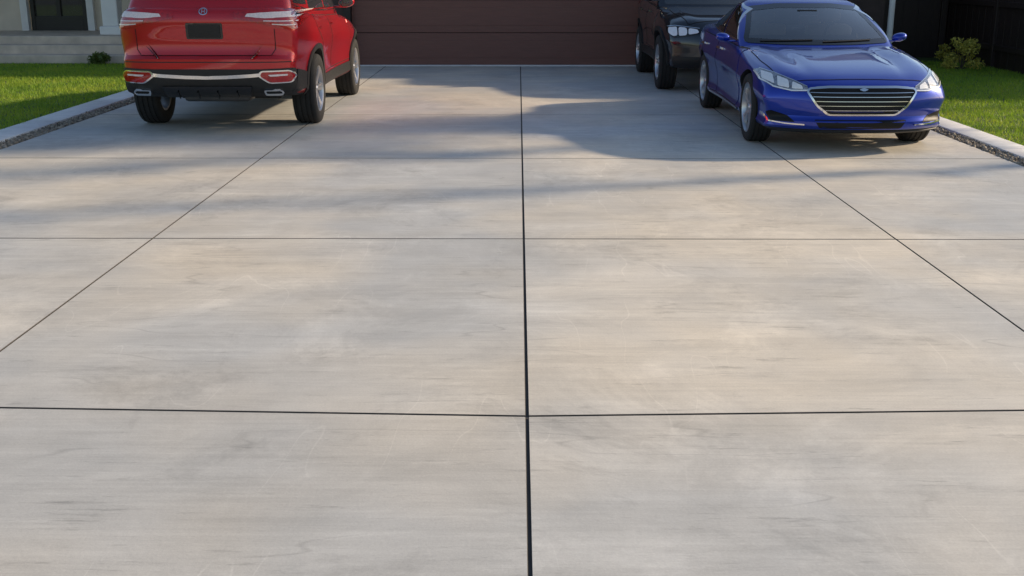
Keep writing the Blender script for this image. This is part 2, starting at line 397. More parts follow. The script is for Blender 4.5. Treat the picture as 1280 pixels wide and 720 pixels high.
    def gr(b):
        patch(b,bvh,G,'front',off=.002,r=.01,step=.03)
        for z,hw in((.405,.33),(.445,.39),(.485,.415),(.525,.442),(.562,.468)):
            ribbon(b,bvh,[(-hw,z),(hw,z)],'front',w=.0045,off=.005,thick=.004,mi=1,step=.04)
        ribbon(b,bvh,roundp(G,.02),'front',w=.017,off=.014,thick=.016,mi=1,closed=True,step=.02)
    child('grille',car,bvh,gr,[M_mesh,M_chrome],30)
    child('emblem',car,bvh,lambda b:patch(b,bvh,[(-.040,.585),(-.01,.572),(.01,.572),(.040,.585),(.01,.596),(-.01,.596)],'front',off=.024,thick=.012,r=.004,step=.02),[M_chrome])
    child('lower_intake',car,bvh,lambda b:patch(b,bvh,[(-.42,.318),(.42,.318),(.37,.240),(-.37,.240)],'front',off=.002,r=.02,step=.03),[M_mesh,M_dark])
    child('front_lip',car,bvh,lambda b:ribbon(b,bvh,[(-.78,.212),(-.4,.208),(.4,.208),(.78,.212)],'front',w=.02,off=.012,thick=.02),[M_dark])
    child('license_plate',car,bvh,lambda b:patch(b,bvh,[(-.17,.55),(.17,.55),(.17,.66),(-.17,.66)],'rear',off=.01,thick=.01,r=.01),[M_dark])
    inst=None
    for (y) in yax:
        for sx in(-1,1): inst=make_wheel(car,sx*.768,y,R,.215,.24,sx,5,inst)
    return car

# ------------------------------------------------------------------ SUV
def build_suv(loc,rot,paint,label,L=4.8,grp=None):
    car=empty('parked_suv',loc,rot,label,'suv')
    k=L/4.8; yax=(.93*k,.93*k+2.87*k); R=.375
    def K(p): return [(q[0]*k,q[1]) for q in p]
    ztc=pchip(K([(0,.90),(.15,.975),(.6,1.05),(1.4,1.11),(1.7,1.12),(3.2,1.16),(4.2,1.23),(4.8,1.27)]))
    zb=pchip(K([(0,.34),(.6,.32),(4.0,.34),(4.8,.38)]))
    pf=pchip([(0,.08),(.2,0),(.5,.0),(.8,.03),(1,.12)])
    prr=pchip([(0,.12),(.10,.03),(.28,0),(.44,.0),(.48,.045),(.62,.06),(.72,.05),(.85,.04),(1,.08)])
    hb=pchip(K([(0,.88),(.55,.955),(.95,.985),(2.4,.955),(3.8,.98),(4.4,.945),(4.8,.905)]))
    hc=pchip([(0,.95),(.1,.97),(.3,.968),(.5,.978),(.68,1.0),(.76,.998),(.85,.98),(1,.94)])
    def low(a,b,c):
        y0=b*L; A=np.abs(a); hood=np.clip(1-np.abs(y0-.8)/1.0,0,1)
        zt=ztc(y0)+.025*np.exp(-((A-.7)/.12)**2)*hood-.035*A**8-.05*hood*A**4
        z=zb(y0)+c*(zt-zb(y0)); y=(.22*A**3+pf(c))*(1-b)+(L-.14*A**6-prr(c))*b
        return a*hb(y0)*hc(c),y,z
    def cab(a,b,c):
        A=np.abs(a); yf=k*(1.52+c*1.02)+.16*A**2*(1-.4*c)
        yr=L-pchip([(0,.10),(.3,.125),(.85,.36),(1,.42)])(c)-.13*A**3
        zt=1.775-.05*(2*b-.9)**2-.03*A**2
        return a*pchip([(0,.90),(.25,.88),(.6,.82),(.9,.74),(1,.71)])(c)*(1-.03*b*b),yf*(1-b)+yr*b,1.0+c*(zt-1.0)
    bm,bvh=finish_body('body',(shell(1.95,L,.85,.055,.038,low),shell(1.6,3.0,.77,.07,.038,cab)),[(yax[0],R),(yax[1],R)],.435,.62)
    ribbon(bm,bvh,[(-.90,.735),(.90,.735)],'rear',mi=1,off=.0015,w=.010)
    mesh_ob('body',bm,[paint,M_dark],car,32)
    H=[(-.64,.24),(.64,.24),(.76,.9*k),(.78,1.42*k),(.3,1.36*k),(-.3,1.36*k),(-.78,1.42*k),(-.76,.9*k)]
    child('hood',car,bvh,lambda b:(patch(b,bvh,H,'top',off=.003,r=.05),ribbon(b,bvh,roundp(H,.05),'top',w=.009,off=.0036,mi=1,closed=True)),[paint,M_seam])
    child('windshield',car,bvh,lambda b:patch(b,bvh,[(-.79,1.135),(.79,1.135),(.66,1.66),(-.66,1.66)],'front',off=.003,r=.05),[M_glass])
    child('rear_window',car,bvh,lambda b:patch(b,bvh,[(-.75,1.34),(.75,1.34),(.64,1.66),(-.64,1.66)],'rear',off=.004,r=.06),[M_glass])
    T=[(-.70,.80),(.70,.80),(.70,1.205),(-.70,1.205)]
    tg=child('tailgate',car,bvh,lambda b:(patch(b,bvh,T,'rear',off=.002,thick=0,r=0,step=.03),ribbon(b,bvh,[(-.70,1.06),(-.70,.86),(-.66,.80),(.66,.80),(.70,.86),(.70,1.06)],'rear',w=.008,off=.0035,mi=1)),[paint,M_seam],180)
    child('license_plate',car,bvh,lambda b:(patch(b,bvh,[(-.185,.96),(.185,.96),(.185,1.12),(-.185,1.12)],'rear',off=.006,thick=.01,r=.02),
        patch(b,bvh,[(-.16,.975),(.16,.975),(.16,1.105),(-.16,1.105)],'rear',off=.014,thick=.01,r=.01,mi=1)),[M_gloss,M_clad])
    def em(ax,z,s=1):
        def f(b):
            ribbon(b,bvh,[(.040*s*math.cos(t*math.pi/12),z+.028*s*math.sin(t*math.pi/12)) for t in range(24)],ax,w=.008,off=.014,thick=.010,closed=True,step=.05)
            for sx in(-1,1): ribbon(b,bvh,[(sx*.015*s,z-.018*s),(sx*.015*s,z+.018*s)],ax,w=.006,off=.014,thick=.010)
            ribbon(b,bvh,[(-.014*s,z),(.014*s,z)],ax,w=.006,off=.014,thick=.010)
        return f
    child('emblem',tg,bvh,em('rear',1.225),[M_chrome])
    child('rear_bumper_cladding',car,bvh,lambda b:patch(b,bvh,[(-.88,.675),(-.55,.665),(.55,.665),(.88,.675),(.87,.43),(.70,.385),(-.70,.385),(-.87,.43)],'rear',off=.010,thick=.02,r=.03),[M_clad])
    child('diffuser',car,bvh,lambda b:[patch(b,bvh,[(-.46,.50),(.46,.50),(.42,.40),(-.42,.40)],'rear',off=.03,thick=.03,r=.02)]+
          [ribbon(b,bvh,[(x,.405),(x,.46)],'rear',w=.012,off=.05,thick=.03) for x in(-.3,-.1,.1,.3)],[M_gloss])
    child('bumper_chrome_strip',car,bvh,lambda b:ribbon(b,bvh,[(-.62,.618),(-.45,.602),(-.2,.588),(0,.584),(.2,.588),(.45,.602),(.62,.618)],'rear',w=.032,off=.022,thick=.02),[M_chrome])
    child('front_bumper_cladding',car,bvh,lambda b:patch(b,bvh,[(-.85,.50),(.85,.50),(.82,.36),(-.82,.36)],'front',off=.010,thick=.02,r=.03),[M_clad])
    G=[(-.36,.84),(.36,.84),(.33,.60),(-.33,.60)]
    def gr(b):
        patch(b,bvh,G,'front',off=.004,r=.04)
        for i in range(5): ribbon(b,bvh,[(-.33,.635+i*.042),(.33,.635+i*.042)],'front',w=.010,off=.012,thick=.012,mi=1)
        ribbon(b,bvh,roundp(G,.04),'front',w=.012,off=.016,thick=.016,mi=1,closed=True)
    child('grille',car,bvh,gr,[M_gloss,M_chrome])
    child('emblem',car,bvh,em('front',.74),[M_chrome])
    for ax in('left','right'):
        sx=-1 if ax=='left' else 1
        def mm(o): return o if sx>0 else mirx(o)
        ds=[([(1.42,.52),(1.45,1.0),(1.55,1.09),(2.72,1.12),(2.76,.52)],[(1.98,1.19),(2.05,1.23),(2.42,1.55),(2.72,1.60),(2.72,1.20)]),
            ([(2.78,.52),(2.745,1.12),(3.75,1.16),(3.72,1.0),(3.50,.86),(3.33,.62),(3.32,.52)],[(2.80,1.20),(2.80,1.605),(3.62,1.59),(3.66,1.23)])]
        for d,wd in ds:
            d=K(d); wd=K(wd)
            def fd(b,d=d):
                patch(b,bvh,d,ax,off=.003,thick=.006,r=.03,step=.05); ribbon(b,bvh,roundp(d,.03),ax,w=.008,off=.0038,mi=1,closed=True)
            door=child('door',car,bvh,fd,[paint,M_seam])
            child('window',door,bvh,lambda b,wd=wd:patch(b,bvh,wd,ax,off=.004,r=.03),[M_glass])
            handle(door,bvh,ax,d[0][0]+(1.08 if d[0][0]<2 else .68)*k,1.02,paint)
        child('window',car,bvh,lambda b:patch(b,bvh,K([(3.76,1.27),(3.72,1.59),(4.12,1.56),(4.35,1.33),(4.32,1.30)]),ax,off=.004,r=.03),[M_glass])
        child('window_trim',car,bvh,lambda b:ribbon(b,bvh,K([(1.95,1.17),(2.75,1.18),(3.7,1.21),(4.36,1.28)]),ax,w=.014,off=.007,thick=.006),[M_chrome])
        for y in yax:
            ol=[(y+.437*math.cos(t),R+.437*math.sin(t)) for t in np.linspace(-.02,math.pi+.02,26)]+[(y+.505*math.cos(t),R+.49*math.sin(t)) for t in np.linspace(math.pi+.0,-.0,26)]
            child('wheel_arch_cladding',car,bvh,lambda b:patch(b,bvh,ol,ax,off=.016,thick=.03,r=0,step=.05),[M_clad])
        child('sill_cladding',car,bvh,lambda b:patch(b,bvh,[(yax[0]+.49,.37),(yax[0]+.49,.49),(yax[1]-.49,.49),(yax[1]-.49,.37)],ax,off=.012,thick=.02,r=.01),[M_clad])
        child('bumper_corner_cladding',car,bvh,lambda b:patch(b,bvh,[(yax[1]+.47,.44),(yax[1]+.45,.60),(L-.20,.66),(L-.16,.42)],ax,off=.012,thick=.02,r=.02),[M_clad])
        mirror_mesh(car,bvh,sx*1.03,1.98*k,1.24,paint,sx,.95)
        child('roof_rail',car,bvh,lambda b:ribbon(b,bvh,[(sx*.60,2.4*k),(sx*.60,3.3*k),(sx*.585,4.1*k)],'top',w=.03,off=.045,thick=.045),[M_alloy])
        TL=[(.30,1.165),(.32,1.225),(.62,1.252),(.90,1.258),(.925,1.18),(.905,1.06),(.80,1.055),(.58,1.110)]
        child('tail_light',car,bvh,lambda b:(patch(b,bvh,mm(TL),'rear',off=.014,thick=.02,r=.015,step=.025),
            patch(b,bvh,mm([(.42,1.176),(.44,1.206),(.62,1.216),(.89,1.222),(.89,1.170),(.62,1.164)]),'rear',off=.018,r=.008,step=.025,mi=1),
            ribbon(b,bvh,mm([(.60,1.138),(.75,1.134),(.89,1.132)]),'rear',w=.009,off=.019,mi=1),
            ribbon(b,bvh,mm([(.68,1.108),(.78,1.098),(.88,1.096)]),'rear',w=.009,off=.019,mi=1)),[M_red,M_pink,M_chrome])
        RF=[(.52,.60),(.55,.650),(.83,.655),(.88,.605),(.84,.53),(.63,.525)]
        child('reflector',car,bvh,lambda b:(patch(b,bvh,mm(RF),'rear',off=.024,thick=.02,r=.03,step=.03,mi=1),
            patch(b,bvh,mm([(.545,.60),(.562,.638),(.82,.643),(.865,.604),(.83,.542),(.64,.537)]),'rear',off=.029,r=.02,step=.03,mi=0),
            patch(b,bvh,mm([(.62,.612),(.80,.617),(.80,.600),(.64,.598)]),'rear',off=.032,r=.01,step=.03,mi=2)),[M_red,M_chrome,M_pink])
        child('exhaust_pipe',car,bvh,lambda b:(patch(b,bvh,mm([(.58,.43),(.57,.478),(.74,.478),(.76,.445),(.73,.428)]),'rear',off=.045,thick=.05,r=.02,step=.03),
            patch(b,bvh,mm([(.595,.442),(.588,.466),(.725,.466),(.74,.448),(.72,.440)]),'rear',off=.047,thick=0,r=.015,step=.03,mi=1)),[M_chrome,M_seam])
        HL=[(.46,.825),(.50,.865),(.80,.895),(.90,.88),(.905,.80),(.84,.745),(.62,.775)]
        child('headlight',car,bvh,lambda b:(patch(b,bvh,mm(HL),'front',off=.008,r=.015,step=.025),
            patch(b,bvh,mm([(.51,.812),(.53,.852),(.64,.866),(.65,.785)]),'front',off=.012,r=.03,step=.025,mi=1),
            patch(b,bvh,mm([(.665,.782),(.66,.868),(.76,.878),(.77,.768)]),'front',off=.012,r=.03,step=.025,mi=1),
            patch(b,bvh,mm([(.785,.772),(.78,.880),(.88,.868),(.885,.80),(.84,.762)]),'front',off=.012,r=.02,step=.025,mi=1),
            ribbon(b,bvh,mm([(.50,.865),(.80,.895),(.90,.88)]),'front',w=.008,off=.012,mi=2)),[M_gloss,M_lens,M_chrome])
        child('fog_light',car,bvh,lambda b:patch(b,bvh,mm([(.62,.55),(.64,.62),(.82,.62),(.82,.55)]),'front',off=.008,r=.02,step=.03),[M_gloss])
    child('rear_wiper',car,bvh,lambda b:ribbon(b,bvh,[(0,1.36),(.42,1.40)],'rear',w=.014,off=.02,thick=.01),[M_dark])
    child('spoiler',car,bvh,lambda b:patch(b,bvh,[(-.60,L-.62),(.60,L-.62),(.58,L-.45),(-.58,L-.45)],'top',off=.03,thick=.03,r=.03),[paint])
    bm=bmesh.new(); bbox(bm,-.55,.55,yax[1]-.06,yax[1]+.06,.27,.36,0,.02); mesh_ob('axle',bm,[M_dark],car,35)
    bm=bmesh.new(); bbox(bm,-.35,.35,L-.65,L-.35,.30,.42,0,.04); mesh_ob('muffler',bm,[M_disc],car,35)
    inst=None
    for y in yax:
        for sx in(-1,1): inst=make_wheel(car,sx*.85,y,R,.25,.245,sx,6,inst)
    return car

build_sedan((3.12,10.22,0),math.radians(-.15))
build_suv((-3.16,16.27,0),math.pi,M_redp,'red suv seen from behind parked on the concrete driveway')
build_suv((2.93,15.27,0),0,M_blk,'black suv parked nose out against the garage door',L=4.45)

# ------------------------------------------------------------------ driveway
def concrete(name,c1,c2,attr=False):
    m,nt,b=newmat(name); N=nt.nodes; L=nt.links
    tc=N.new('ShaderNodeTexCoord')
    def noise(scale,detail=8,rough=.6,map=None,dist=0,off=0,rot=.06):
        n=N.new('ShaderNodeTexNoise'); n.inputs['Scale'].default_value=scale; n.inputs['Detail'].default_value=detail; n.inputs['Roughness'].default_value=rough; n.inputs['Distortion'].default_value=dist
        mp=N.new('ShaderNodeMapping'); mp.inputs['Scale'].default_value=map or (1,1,1); mp.inputs['Location'].default_value=(off,off*.7,0); mp.inputs['Rotation'].default_value=(0,0,rot)
        L.new(tc.outputs['Object'],mp.inputs['Vector']); L.new(mp.outputs[0],n.inputs['Vector'])
        return n.outputs['Fac']
    def ramp(f,p0,p1,v0,v1):
        r=N.new('ShaderNodeMapRange'); r.inputs[1].default_value=p0; r.inputs[2].default_value=p1; r.inputs[3].default_value=v0; r.inputs[4].default_value=v1; L.new(f,r.inputs[0]); return r.outputs[0]
    def op(o,a,bb):
        x=N.new('ShaderNodeMath'); x.operation=o
        for i,q in enumerate((a,bb)):
            if isinstance(q,(int,float)): x.inputs[i].default_value=q
            else: L.new(q,x.inputs[i])
        return x.outputs[0]
    def mul(a,bb): return op('MULTIPLY',a,bb)
    def lines(scale,off,map,rot,wid,dark,msc,p0=.55):
        a=op('ABSOLUTE',op('SUBTRACT',noise(scale,2,.4,map,0,off,rot),.5),0)
        l=ramp(a,0,wid,1,0); mk=ramp(noise(msc,2,.5,off=off*2.3),p0,p0+.07,0,1)
        return ramp(mul(l,mk),0,1,1,dark)
    mx=N.new('ShaderNodeMixRGB'); mx.inputs[1].default_value=(*c1,1); mx.inputs[2].default_value=(*c2,1)
    L.new(ramp(noise(.34,3,.55,off=3.1),.42,.62,0,1),mx.inputs[0])
    v=ramp(noise(1.3,6,.76,dist=.5),.32,.68,.87,1.09)
    v=mul(v,ramp(noise(1.0,6,.80,(.5,4.5,1)),.32,.70,.88,1.07))
    v=mul(v,ramp(noise(3.0,5,.80,(.25,9,1),off=61,rot=.0),.35,.65,.94,1.05))
    v=mul(v,ramp(noise(.8,6,.80,dist=.6,off=11),.55,.66,1.0,.84))
    v=mul(v,ramp(noise(.9,5,.80,dist=.6,off=41),.54,.64,1.0,1.11))
    v=mul(v,ramp(noise(6,5,.82,(.3,2.6,1),off=5),.58,.69,1.0,.70))
    v=mul(v,ramp(noise(110,2,.6),.3,.7,.94,1.04))
    if attr:
        v=mul(v,lines(1.6,17,(.25,1.6,1),.35,.005,.82,1.2,.5))
        v=mul(v,lines(2.2,29,(1.4,.3,1),-.5,.005,1.12,1.1,.5))
        at=N.new('ShaderNodeAttribute'); at.attribute_name='tint'; v=mul(v,at.outputs['Fac'])
    m2=N.new('ShaderNodeMixRGB'); m2.blend_type='MULTIPLY'; m2.inputs[0].default_value=1
    cb=N.new('ShaderNodeCombineXYZ'); [L.new(v,cb.inputs[i]) for i in range(3)]
    L.new(mx.outputs[0],m2.inputs[1]); L.new(cb.outputs[0],m2.inputs[2]); L.new(m2.outputs[0],b.inputs['Base Color'])
    L.new(ramp(noise(2.2,4,.6),.3,.7,.50,.75),b.inputs['Roughness'])
    bp=N.new('ShaderNodeBump'); bp.inputs['Strength'].default_value=.18; bp.inputs['Distance'].default_value=.003
    L.new(noise(60,3,.7),bp.inputs['Height']); L.new(bp.outputs['Normal'],b.inputs['Normal'])
    return m
M_conc=concrete('driveway_concrete',(.575,.575,.555),(.75,.68,.565),True)
M_kerb=concrete('kerb_concrete',(.80,.80,.79),(.86,.84,.80))
M_joint=simple('joint_filler',(.085,.078,.07),.9)
GX=[-4.90,-2.32,.035,2.39,4.37]
GYc=[-7.9,-4.9,-1.93,1.03,3.99,6.91,10.03,13.15,19.98]
def gy(i,X):
    y=GYc[i]
    if i==4: y+=.036*abs(X-.035)
    return y
jx=[.004,.0040,.0055,.0040,.004]
bm=bmesh.new(); lay=bm.verts.layers.float.new('tint')
for i in range(len(GX)-1):
    for j in range(len(GYc)-1):
        x0=GX[i]+jx[i]; x1=GX[i+1]-jx[i+1]; g=.0065 if j>0 else .0
        t=random.uniform(.95,1.01)+(.03 if i>=2 else -.02)
        def ringz(ins,z):
            pts=[(x0+ins,gy(j,x0)+g+ins),(x1-ins,gy(j,x1)+g+ins),(x1-ins,gy(j+1,x1)-.0065-ins),(x0+ins,gy(j+1,x0)-.0065-ins)]
            vs=[bm.verts.new((p[0],p[1],z)) for p in pts]
            for v in vs: v[lay]=t
            return vs
        A=ringz(.0,-.04);B=ringz(.0,-.002);D=ringz(.002,0)
        for P,Q,mi in((A,B,1),(B,D,1)):
            for q in range(4): bm.faces.new((P[q],P[(q+1)%4],Q[(q+1)%4],Q[q])).material_index=mi
        bm.faces.new(D)
o=mesh_ob('driveway',bm,[M_conc,M_joint]); o['kind']='structure'
bm=bmesh.new(); bmesh.ops.create_grid(bm,x_segments=1,y_segments=1,size=1,matrix=Matrix.Translation((-.26,6.04,-.008))@Matrix.Diagonal((4.63,13.93,1,1)))
o=mesh_ob('driveway_joint_base',bm,[M_joint]); o['kind']='structure'

# ground
M_soil=simple('lawn_soil',(.07,.11,.02),.95,var=.35,scale=3,bump=.5,bscale=25)
def sheet(name,x0,x1,y0,y1,z,m):
    bm=bmesh.new(); vs=[bm.verts.new(p) for p in((x0,y0,z),(x1,y0,z),(x1,y1,z),(x0,y1,z))]; bm.faces.new(vs)
    o=mesh_ob(name,bm,[m]); o['kind']='structure'; return o
sheet('ground',-600,600,-600,600,-.06,M_soil)
sheet('lawn',-30,-5.42,-7.0,21,.0,M_soil); sheet('lawn',4.80,40,-7.0,40,.0,M_soil)
M_asph=simple('asphalt',(.055,.054,.052),.85,bump=.4,bscale=80)
sheet('road',-200,200,-17,-8.6,-.045,M_asph)
for (xa,xb,seg) in((-5.44,-5.09,2.0),(4.53,4.82,2.0)):
    bm=bmesh.new(); y=-7.5
    while y<19.6:
        y1=min(y+seg,19.8); bbox(bm,xa,xb,y+.003,y1-.003,-.05,.022+random.uniform(-.002,.002),0,.008); y=y1
    o=mesh_ob('kerb',bm,[M_kerb],smooth=40); o['kind']='structure'
M_grav=simple('gravel',(.28,.24,.19),.9,var=.75,scale=25,bump=.3)
bm0=bmesh.new(); bmesh.ops.create_icosphere(bm0,subdivisions=1,radius=1); iv=np.array([v.co[:] for v in bm0.verts]); ifc=np.array([[v.index for v in f.verts] for f in bm0.faces]); bm0.free()
def gravel(xa,xb,ya,yb,n):
    c=np.stack([rng.uniform(xa,xb,n),rng.uniform(ya,yb,n),rng.uniform(-.025,.002,n)],1); s=rng.uniform(.010,.026,(n,1))*rng.uniform(.6,1.2,(n,3))
    V=(iv[None]*s[:,None]*rng.uniform(.8,1.2,(n,12,1))+c[:,None]).reshape(-1,3); Fc=(ifc[None]+12*np.arange(n)[:,None,None]).reshape(-1,3)
    me=bpy.data.meshes.new('gravel'); me.from_pydata(V.tolist(),[],Fc.tolist()); me.materials.append(M_grav)
    o=link(bpy.data.objects.new('gravel',me)); o['kind']='stuff'; return o
gravel(-5.09,-4.905,9,20,3800); gravel(4.375,4.53,8,20,3800)
def grassmat():
    m,nt,b=newmat('grass_blades'); N=nt.nodes; L=nt.links; b.inputs['Roughness'].default_value=.6
    g=N.new('ShaderNodeNewGeometry'); r=N.new('ShaderNodeValToRGB'); e=r.color_ramp.elements
    e[0].color=(.12,.24,.02,1); e[1].color=(.52,.56,.06,1); x=e.new(.5); x.color=(.28,.44,.035,1)
    n=N.new('ShaderNodeTexNoise'); n.inputs['Scale'].default_value=1.1; n.inputs['Detail'].default_value=3; L.new(g.outputs['Position'],n.inputs['Vector'])
    a=N.new('ShaderNodeMath'); a.operation='MULTIPLY_ADD'; a.inputs[1].default_value=.45; L.new(g.outputs['Random Per Island'],a.inputs[0])
    s=N.new('ShaderNodeMath'); s.operation='SUBTRACT'; s.inputs[1].default_value=.2; L.new(n.outputs['Fac'],s.inputs[0]); L.new(s.outputs[0],a.inputs[2])
    L.new(a.outputs[0],r.inputs[0]); L.new(r.outputs[0],b.inputs['Base Color'])
    tr=N.new('ShaderNodeBsdfTranslucent'); L.new(r.outputs[0],tr.inputs[0]); mx=N.new('ShaderNodeMixShader'); mx.inputs[0].default_value=.4
    L.new(b.outputs[0],mx.inputs[1]); L.new(tr.outputs[0],mx.inputs[2]); L.new(mx.outputs[0],N['Material Output'].inputs[0]); return m
M_grass=grassmat()
def grass(xa,xb,ya,yb,n):
    p=np.stack([rng.uniform(xa,xb,n),rng.uniform(ya,yb,n),np.zeros(n)],1); a=rng.uniform(0,6.283,n); w=rng.uniform(.003,.007,n); h=rng.uniform(.02,.055,n)
    d=np.stack([np.cos(a),np.sin(a),0*a],1)*w[:,None]; ln=rng.normal(0,.022,(n,3)); ln[:,2]=h
    V=np.stack([p-d,p+d,p+ln],1).reshape(-1,3)
    me=bpy.data.meshes.new('grass'); me.vertices.add(3*n); me.vertices.foreach_set('co',V.ravel()); me.loops.add(3*n); me.loops.foreach_set('vertex_index',np.arange(3*n)); me.polygons.add(n); me.polygons.foreach_set('loop_start',3*np.arange(n)); me.update(calc_edges=True); me.materials.append(M_grass)
    o=link(bpy.data.objects.new('grass',me)); o['kind']='stuff'
grass(-12.5,-5.42,9.5,20.2,110000); grass(4.81,8.1,8.5,20.8,60000)

# ------------------------------------------------------------------ house
M_wall=simple('cream_render',(.72,.62,.50),.85,var=.06,scale=3,bump=.3,bscale=80)
M_white=simple('white_trim',(.82,.80,.77),.6,var=.04,scale=5)
M_brown=simple('brown_siding',(.05,.03,.026),.7,var=.2,scale=6,bump=.2)
M_roof=simple('roof_tiles',(.09,.075,.065),.8,var=.3,scale=5)
M_stone=simple('step_stone',(.60,.50,.40),.8,var=.18,scale=4,bump=.4,bscale=40)
M_iron=simple('door_black',(.012,.011,.011),.4)
def wood(name,c):
    m,nt,b=newmat(name); N=nt.nodes; L=nt.links; b.inputs['Roughness'].default_value=.5
    tc=N.new('ShaderNodeTexCoord'); mp=N.new('ShaderNodeMapping'); mp.inputs['Scale'].default_value=(1.2,1,22); L.new(tc.outputs['Object'],mp.inputs[0])
    n=N.new('ShaderNodeTexNoise'); n.inputs['Scale'].default_value=2.5; n.inputs['Detail'].default_value=6; n.inputs['Distortion'].default_value=.6; L.new(mp.outputs[0],n.inputs['Vector'])
    r=N.new('ShaderNodeValToRGB'); r.color_ramp.elements[0].color=(*[x*.8 for x in c],1); r.color_ramp.elements[1].color=(*[x*1.2 for x in c],1); L.new(n.outputs['Fac'],r.inputs[0]); L.new(r.outputs[0],b.inputs['Base Color'])
    bp=N.new('ShaderNodeBump'); bp.inputs['Strength'].default_value=.15; bp.inputs['Distance'].default_value=.003; L.new(n.outputs['Fac'],bp.inputs['Height']); L.new(bp.outputs[0],b.inputs['Normal']); return m
M_gdoor=wood('garage_door_brown',(.18,.078,.060))
house=empty('house',(0,20,0),0,'cream house with wide brown garage door and stone entrance steps','house')
def hb(name,boxes,mats,par=house,bev=.006):
    bm=bmesh.new()
    for q in boxes: bbox(bm,*q[:6],q[6] if len(q)>6 else 0,bev)
    return mesh_ob(name,bm,mats,par)
hb('wall',[(-4.6,-3.02,-.12,.12,-.05,3.0),(3.22,6.3,-.12,.12,-.05,3.0),(-3.02,3.22,-.12,.12,2.35,3.0),(-4.6,-4.36,.12,6,-.05,3.0),(6.06,6.3,.12,6,-.05,3.0),(-4.36,6.06,5.8,6,-.05,3.0)],[M_brown])
hb('wall',[(-14,-9.85,3.1,3.3,0,3.2),(-8.62,-4.6,3.1,3.3,0,3.2),(-9.85,-8.62,3.1,3.3,2.55,3.2)],[M_wall])
hb('door_frame',[(-3.02,-2.9,-.16,.06,0,2.35),(3.1,3.22,-.16,.06,0,2.35),(-3.02,3.22,-.16,.06,2.23,2.345)],[M_iron])
bm=bmesh.new()
bbox(bm,-2.9,3.1,.045,.065,.0,2.23,1,0)
for r_ in range(4):
    z0=.012+r_*.555
    bbox(bm,-2.9,3.1,.02,.05,z0,z0+.546,0,.005)
    bbox(bm,-2.86,3.06,.015,.03,z0+.12,z0+.42,0,.003)
mesh_ob('garage_door',bm,[M_gdoor,M_seam],house)
hb('door_threshold',[(-3.0,3.2,-.10,.3,-.02,.014)],[M_kerb])
bm=bmesh.new()
lathe(bm,[(0,.05),(2.9,.05)],20,0,'z',(6.40,-.18,0))
for z in(.4,1.5,2.6): lathe(bm,[(z,.058),(z+.03,.058)],20,0,'z',(6.40,-.18,0))
mesh_ob('downspout',bm,[M_white],house,40)
hb('step',[(-12.5,-6.9,.35,.80,0,.15)],[M_stone],bev=.015)
hb('step',[(-12.5,-7.0,.75,1.20,0,.30)],[M_stone],bev=.015)
hb('landing',[(-12.5,-7.1,1.15,3.1,0,.44)],[M_stone],bev=.015)
hb('column',[(-7.85,-7.45,1.45,1.85,.44,.60),(-7.80,-7.50,1.5,1.8,.60,2.9)],[M_white],bev=.02)
hb('column',[(-11.0,-10.6,1.45,1.85,.44,.60),(-10.95,-10.65,1.5,1.8,.60,2.9)],[M_white],bev=.02)
fr=hb('front_door',[(-9.80,-9.72,3.08,3.2,.44,2.5),(-8.75,-8.67,3.08,3.2,.44,2.5),(-9.28,-9.19,3.09,3.19,.44,2.5),(-9.72,-8.75,3.085,3.195,.44,.72),(-9.72,-8.75,3.085,3.195,2.4,2.5),(-9.72,-8.75,3.085,3.195,1.42,1.47)],[M_iron])
hb('window',[(-9.73,-8.74,3.14,3.16,.5,2.45)],[M_glass],fr,.002)
hb('door_surround',[(-9.97,-9.83,3.0,3.12,.44,2.7),(-8.64,-8.50,3.0,3.12,.44,2.7),(-9.97,-8.50,3.0,3.12,2.56,2.7)],[M_white])
def roof(par,x0,x1,y0,y1,z,h,ov=.5):
    bm=bmesh.new(); x0-=ov;x1+=ov;y0-=ov;y1+=ov; ym=(y0+y1)/2; d=(y1-y0)/2
    d=min(d,(x1-x0)/2-.05)
    p=[(x0,y0,z),(x1,y0,z),(x1,y1,z),(x0,y1,z),(x0+d,ym,z+h),(x1-d,ym,z+h),(x0,y0,z-.18),(x1,y0,z-.18),(x1,y1,z-.18),(x0,y1,z-.18)]
    v=[bm.verts.new(q) for q in p]
    for f in((0,1,5,4),(1,2,5),(2,3,4,5),(3,0,4),(6,7,1,0),(7,8,2,1),(8,9,3,2),(9,6,0,3),(9,8,7,6)): bm.faces.new([v[i] for i in f])
    mesh_ob('roof',bm,[M_roof],par)
roof(house,-4.6,6.3,0,6.0,3.18,1.6); roof(house,-14,-4.6,1.3,8,3.40,1.9,.4)
nb=empty('house',(13.2,18.0,0),0,'unseen two storey house added to shade the far driveway','house')  # added out of view; its shadow darkens the driveway near the garage
hb('wall',[(0,7,0,8,-.05,5.0)],[M_wall],nb)
for x in(1.2,4.4): hb('window',[(x,x+1.4,-.03,.02,1.0,2.2)],[M_glass],nb); hb('window',[(x,x+1.4,-.03,.02,3.3,4.5)],[M_glass],nb)
for y in(1.5,5.0): hb('window',[(-.03,.02,y,y+1.4,3.3,4.5)],[M_glass],nb)
roof(nb,0,7,0,8,5.18,1.7,.4)

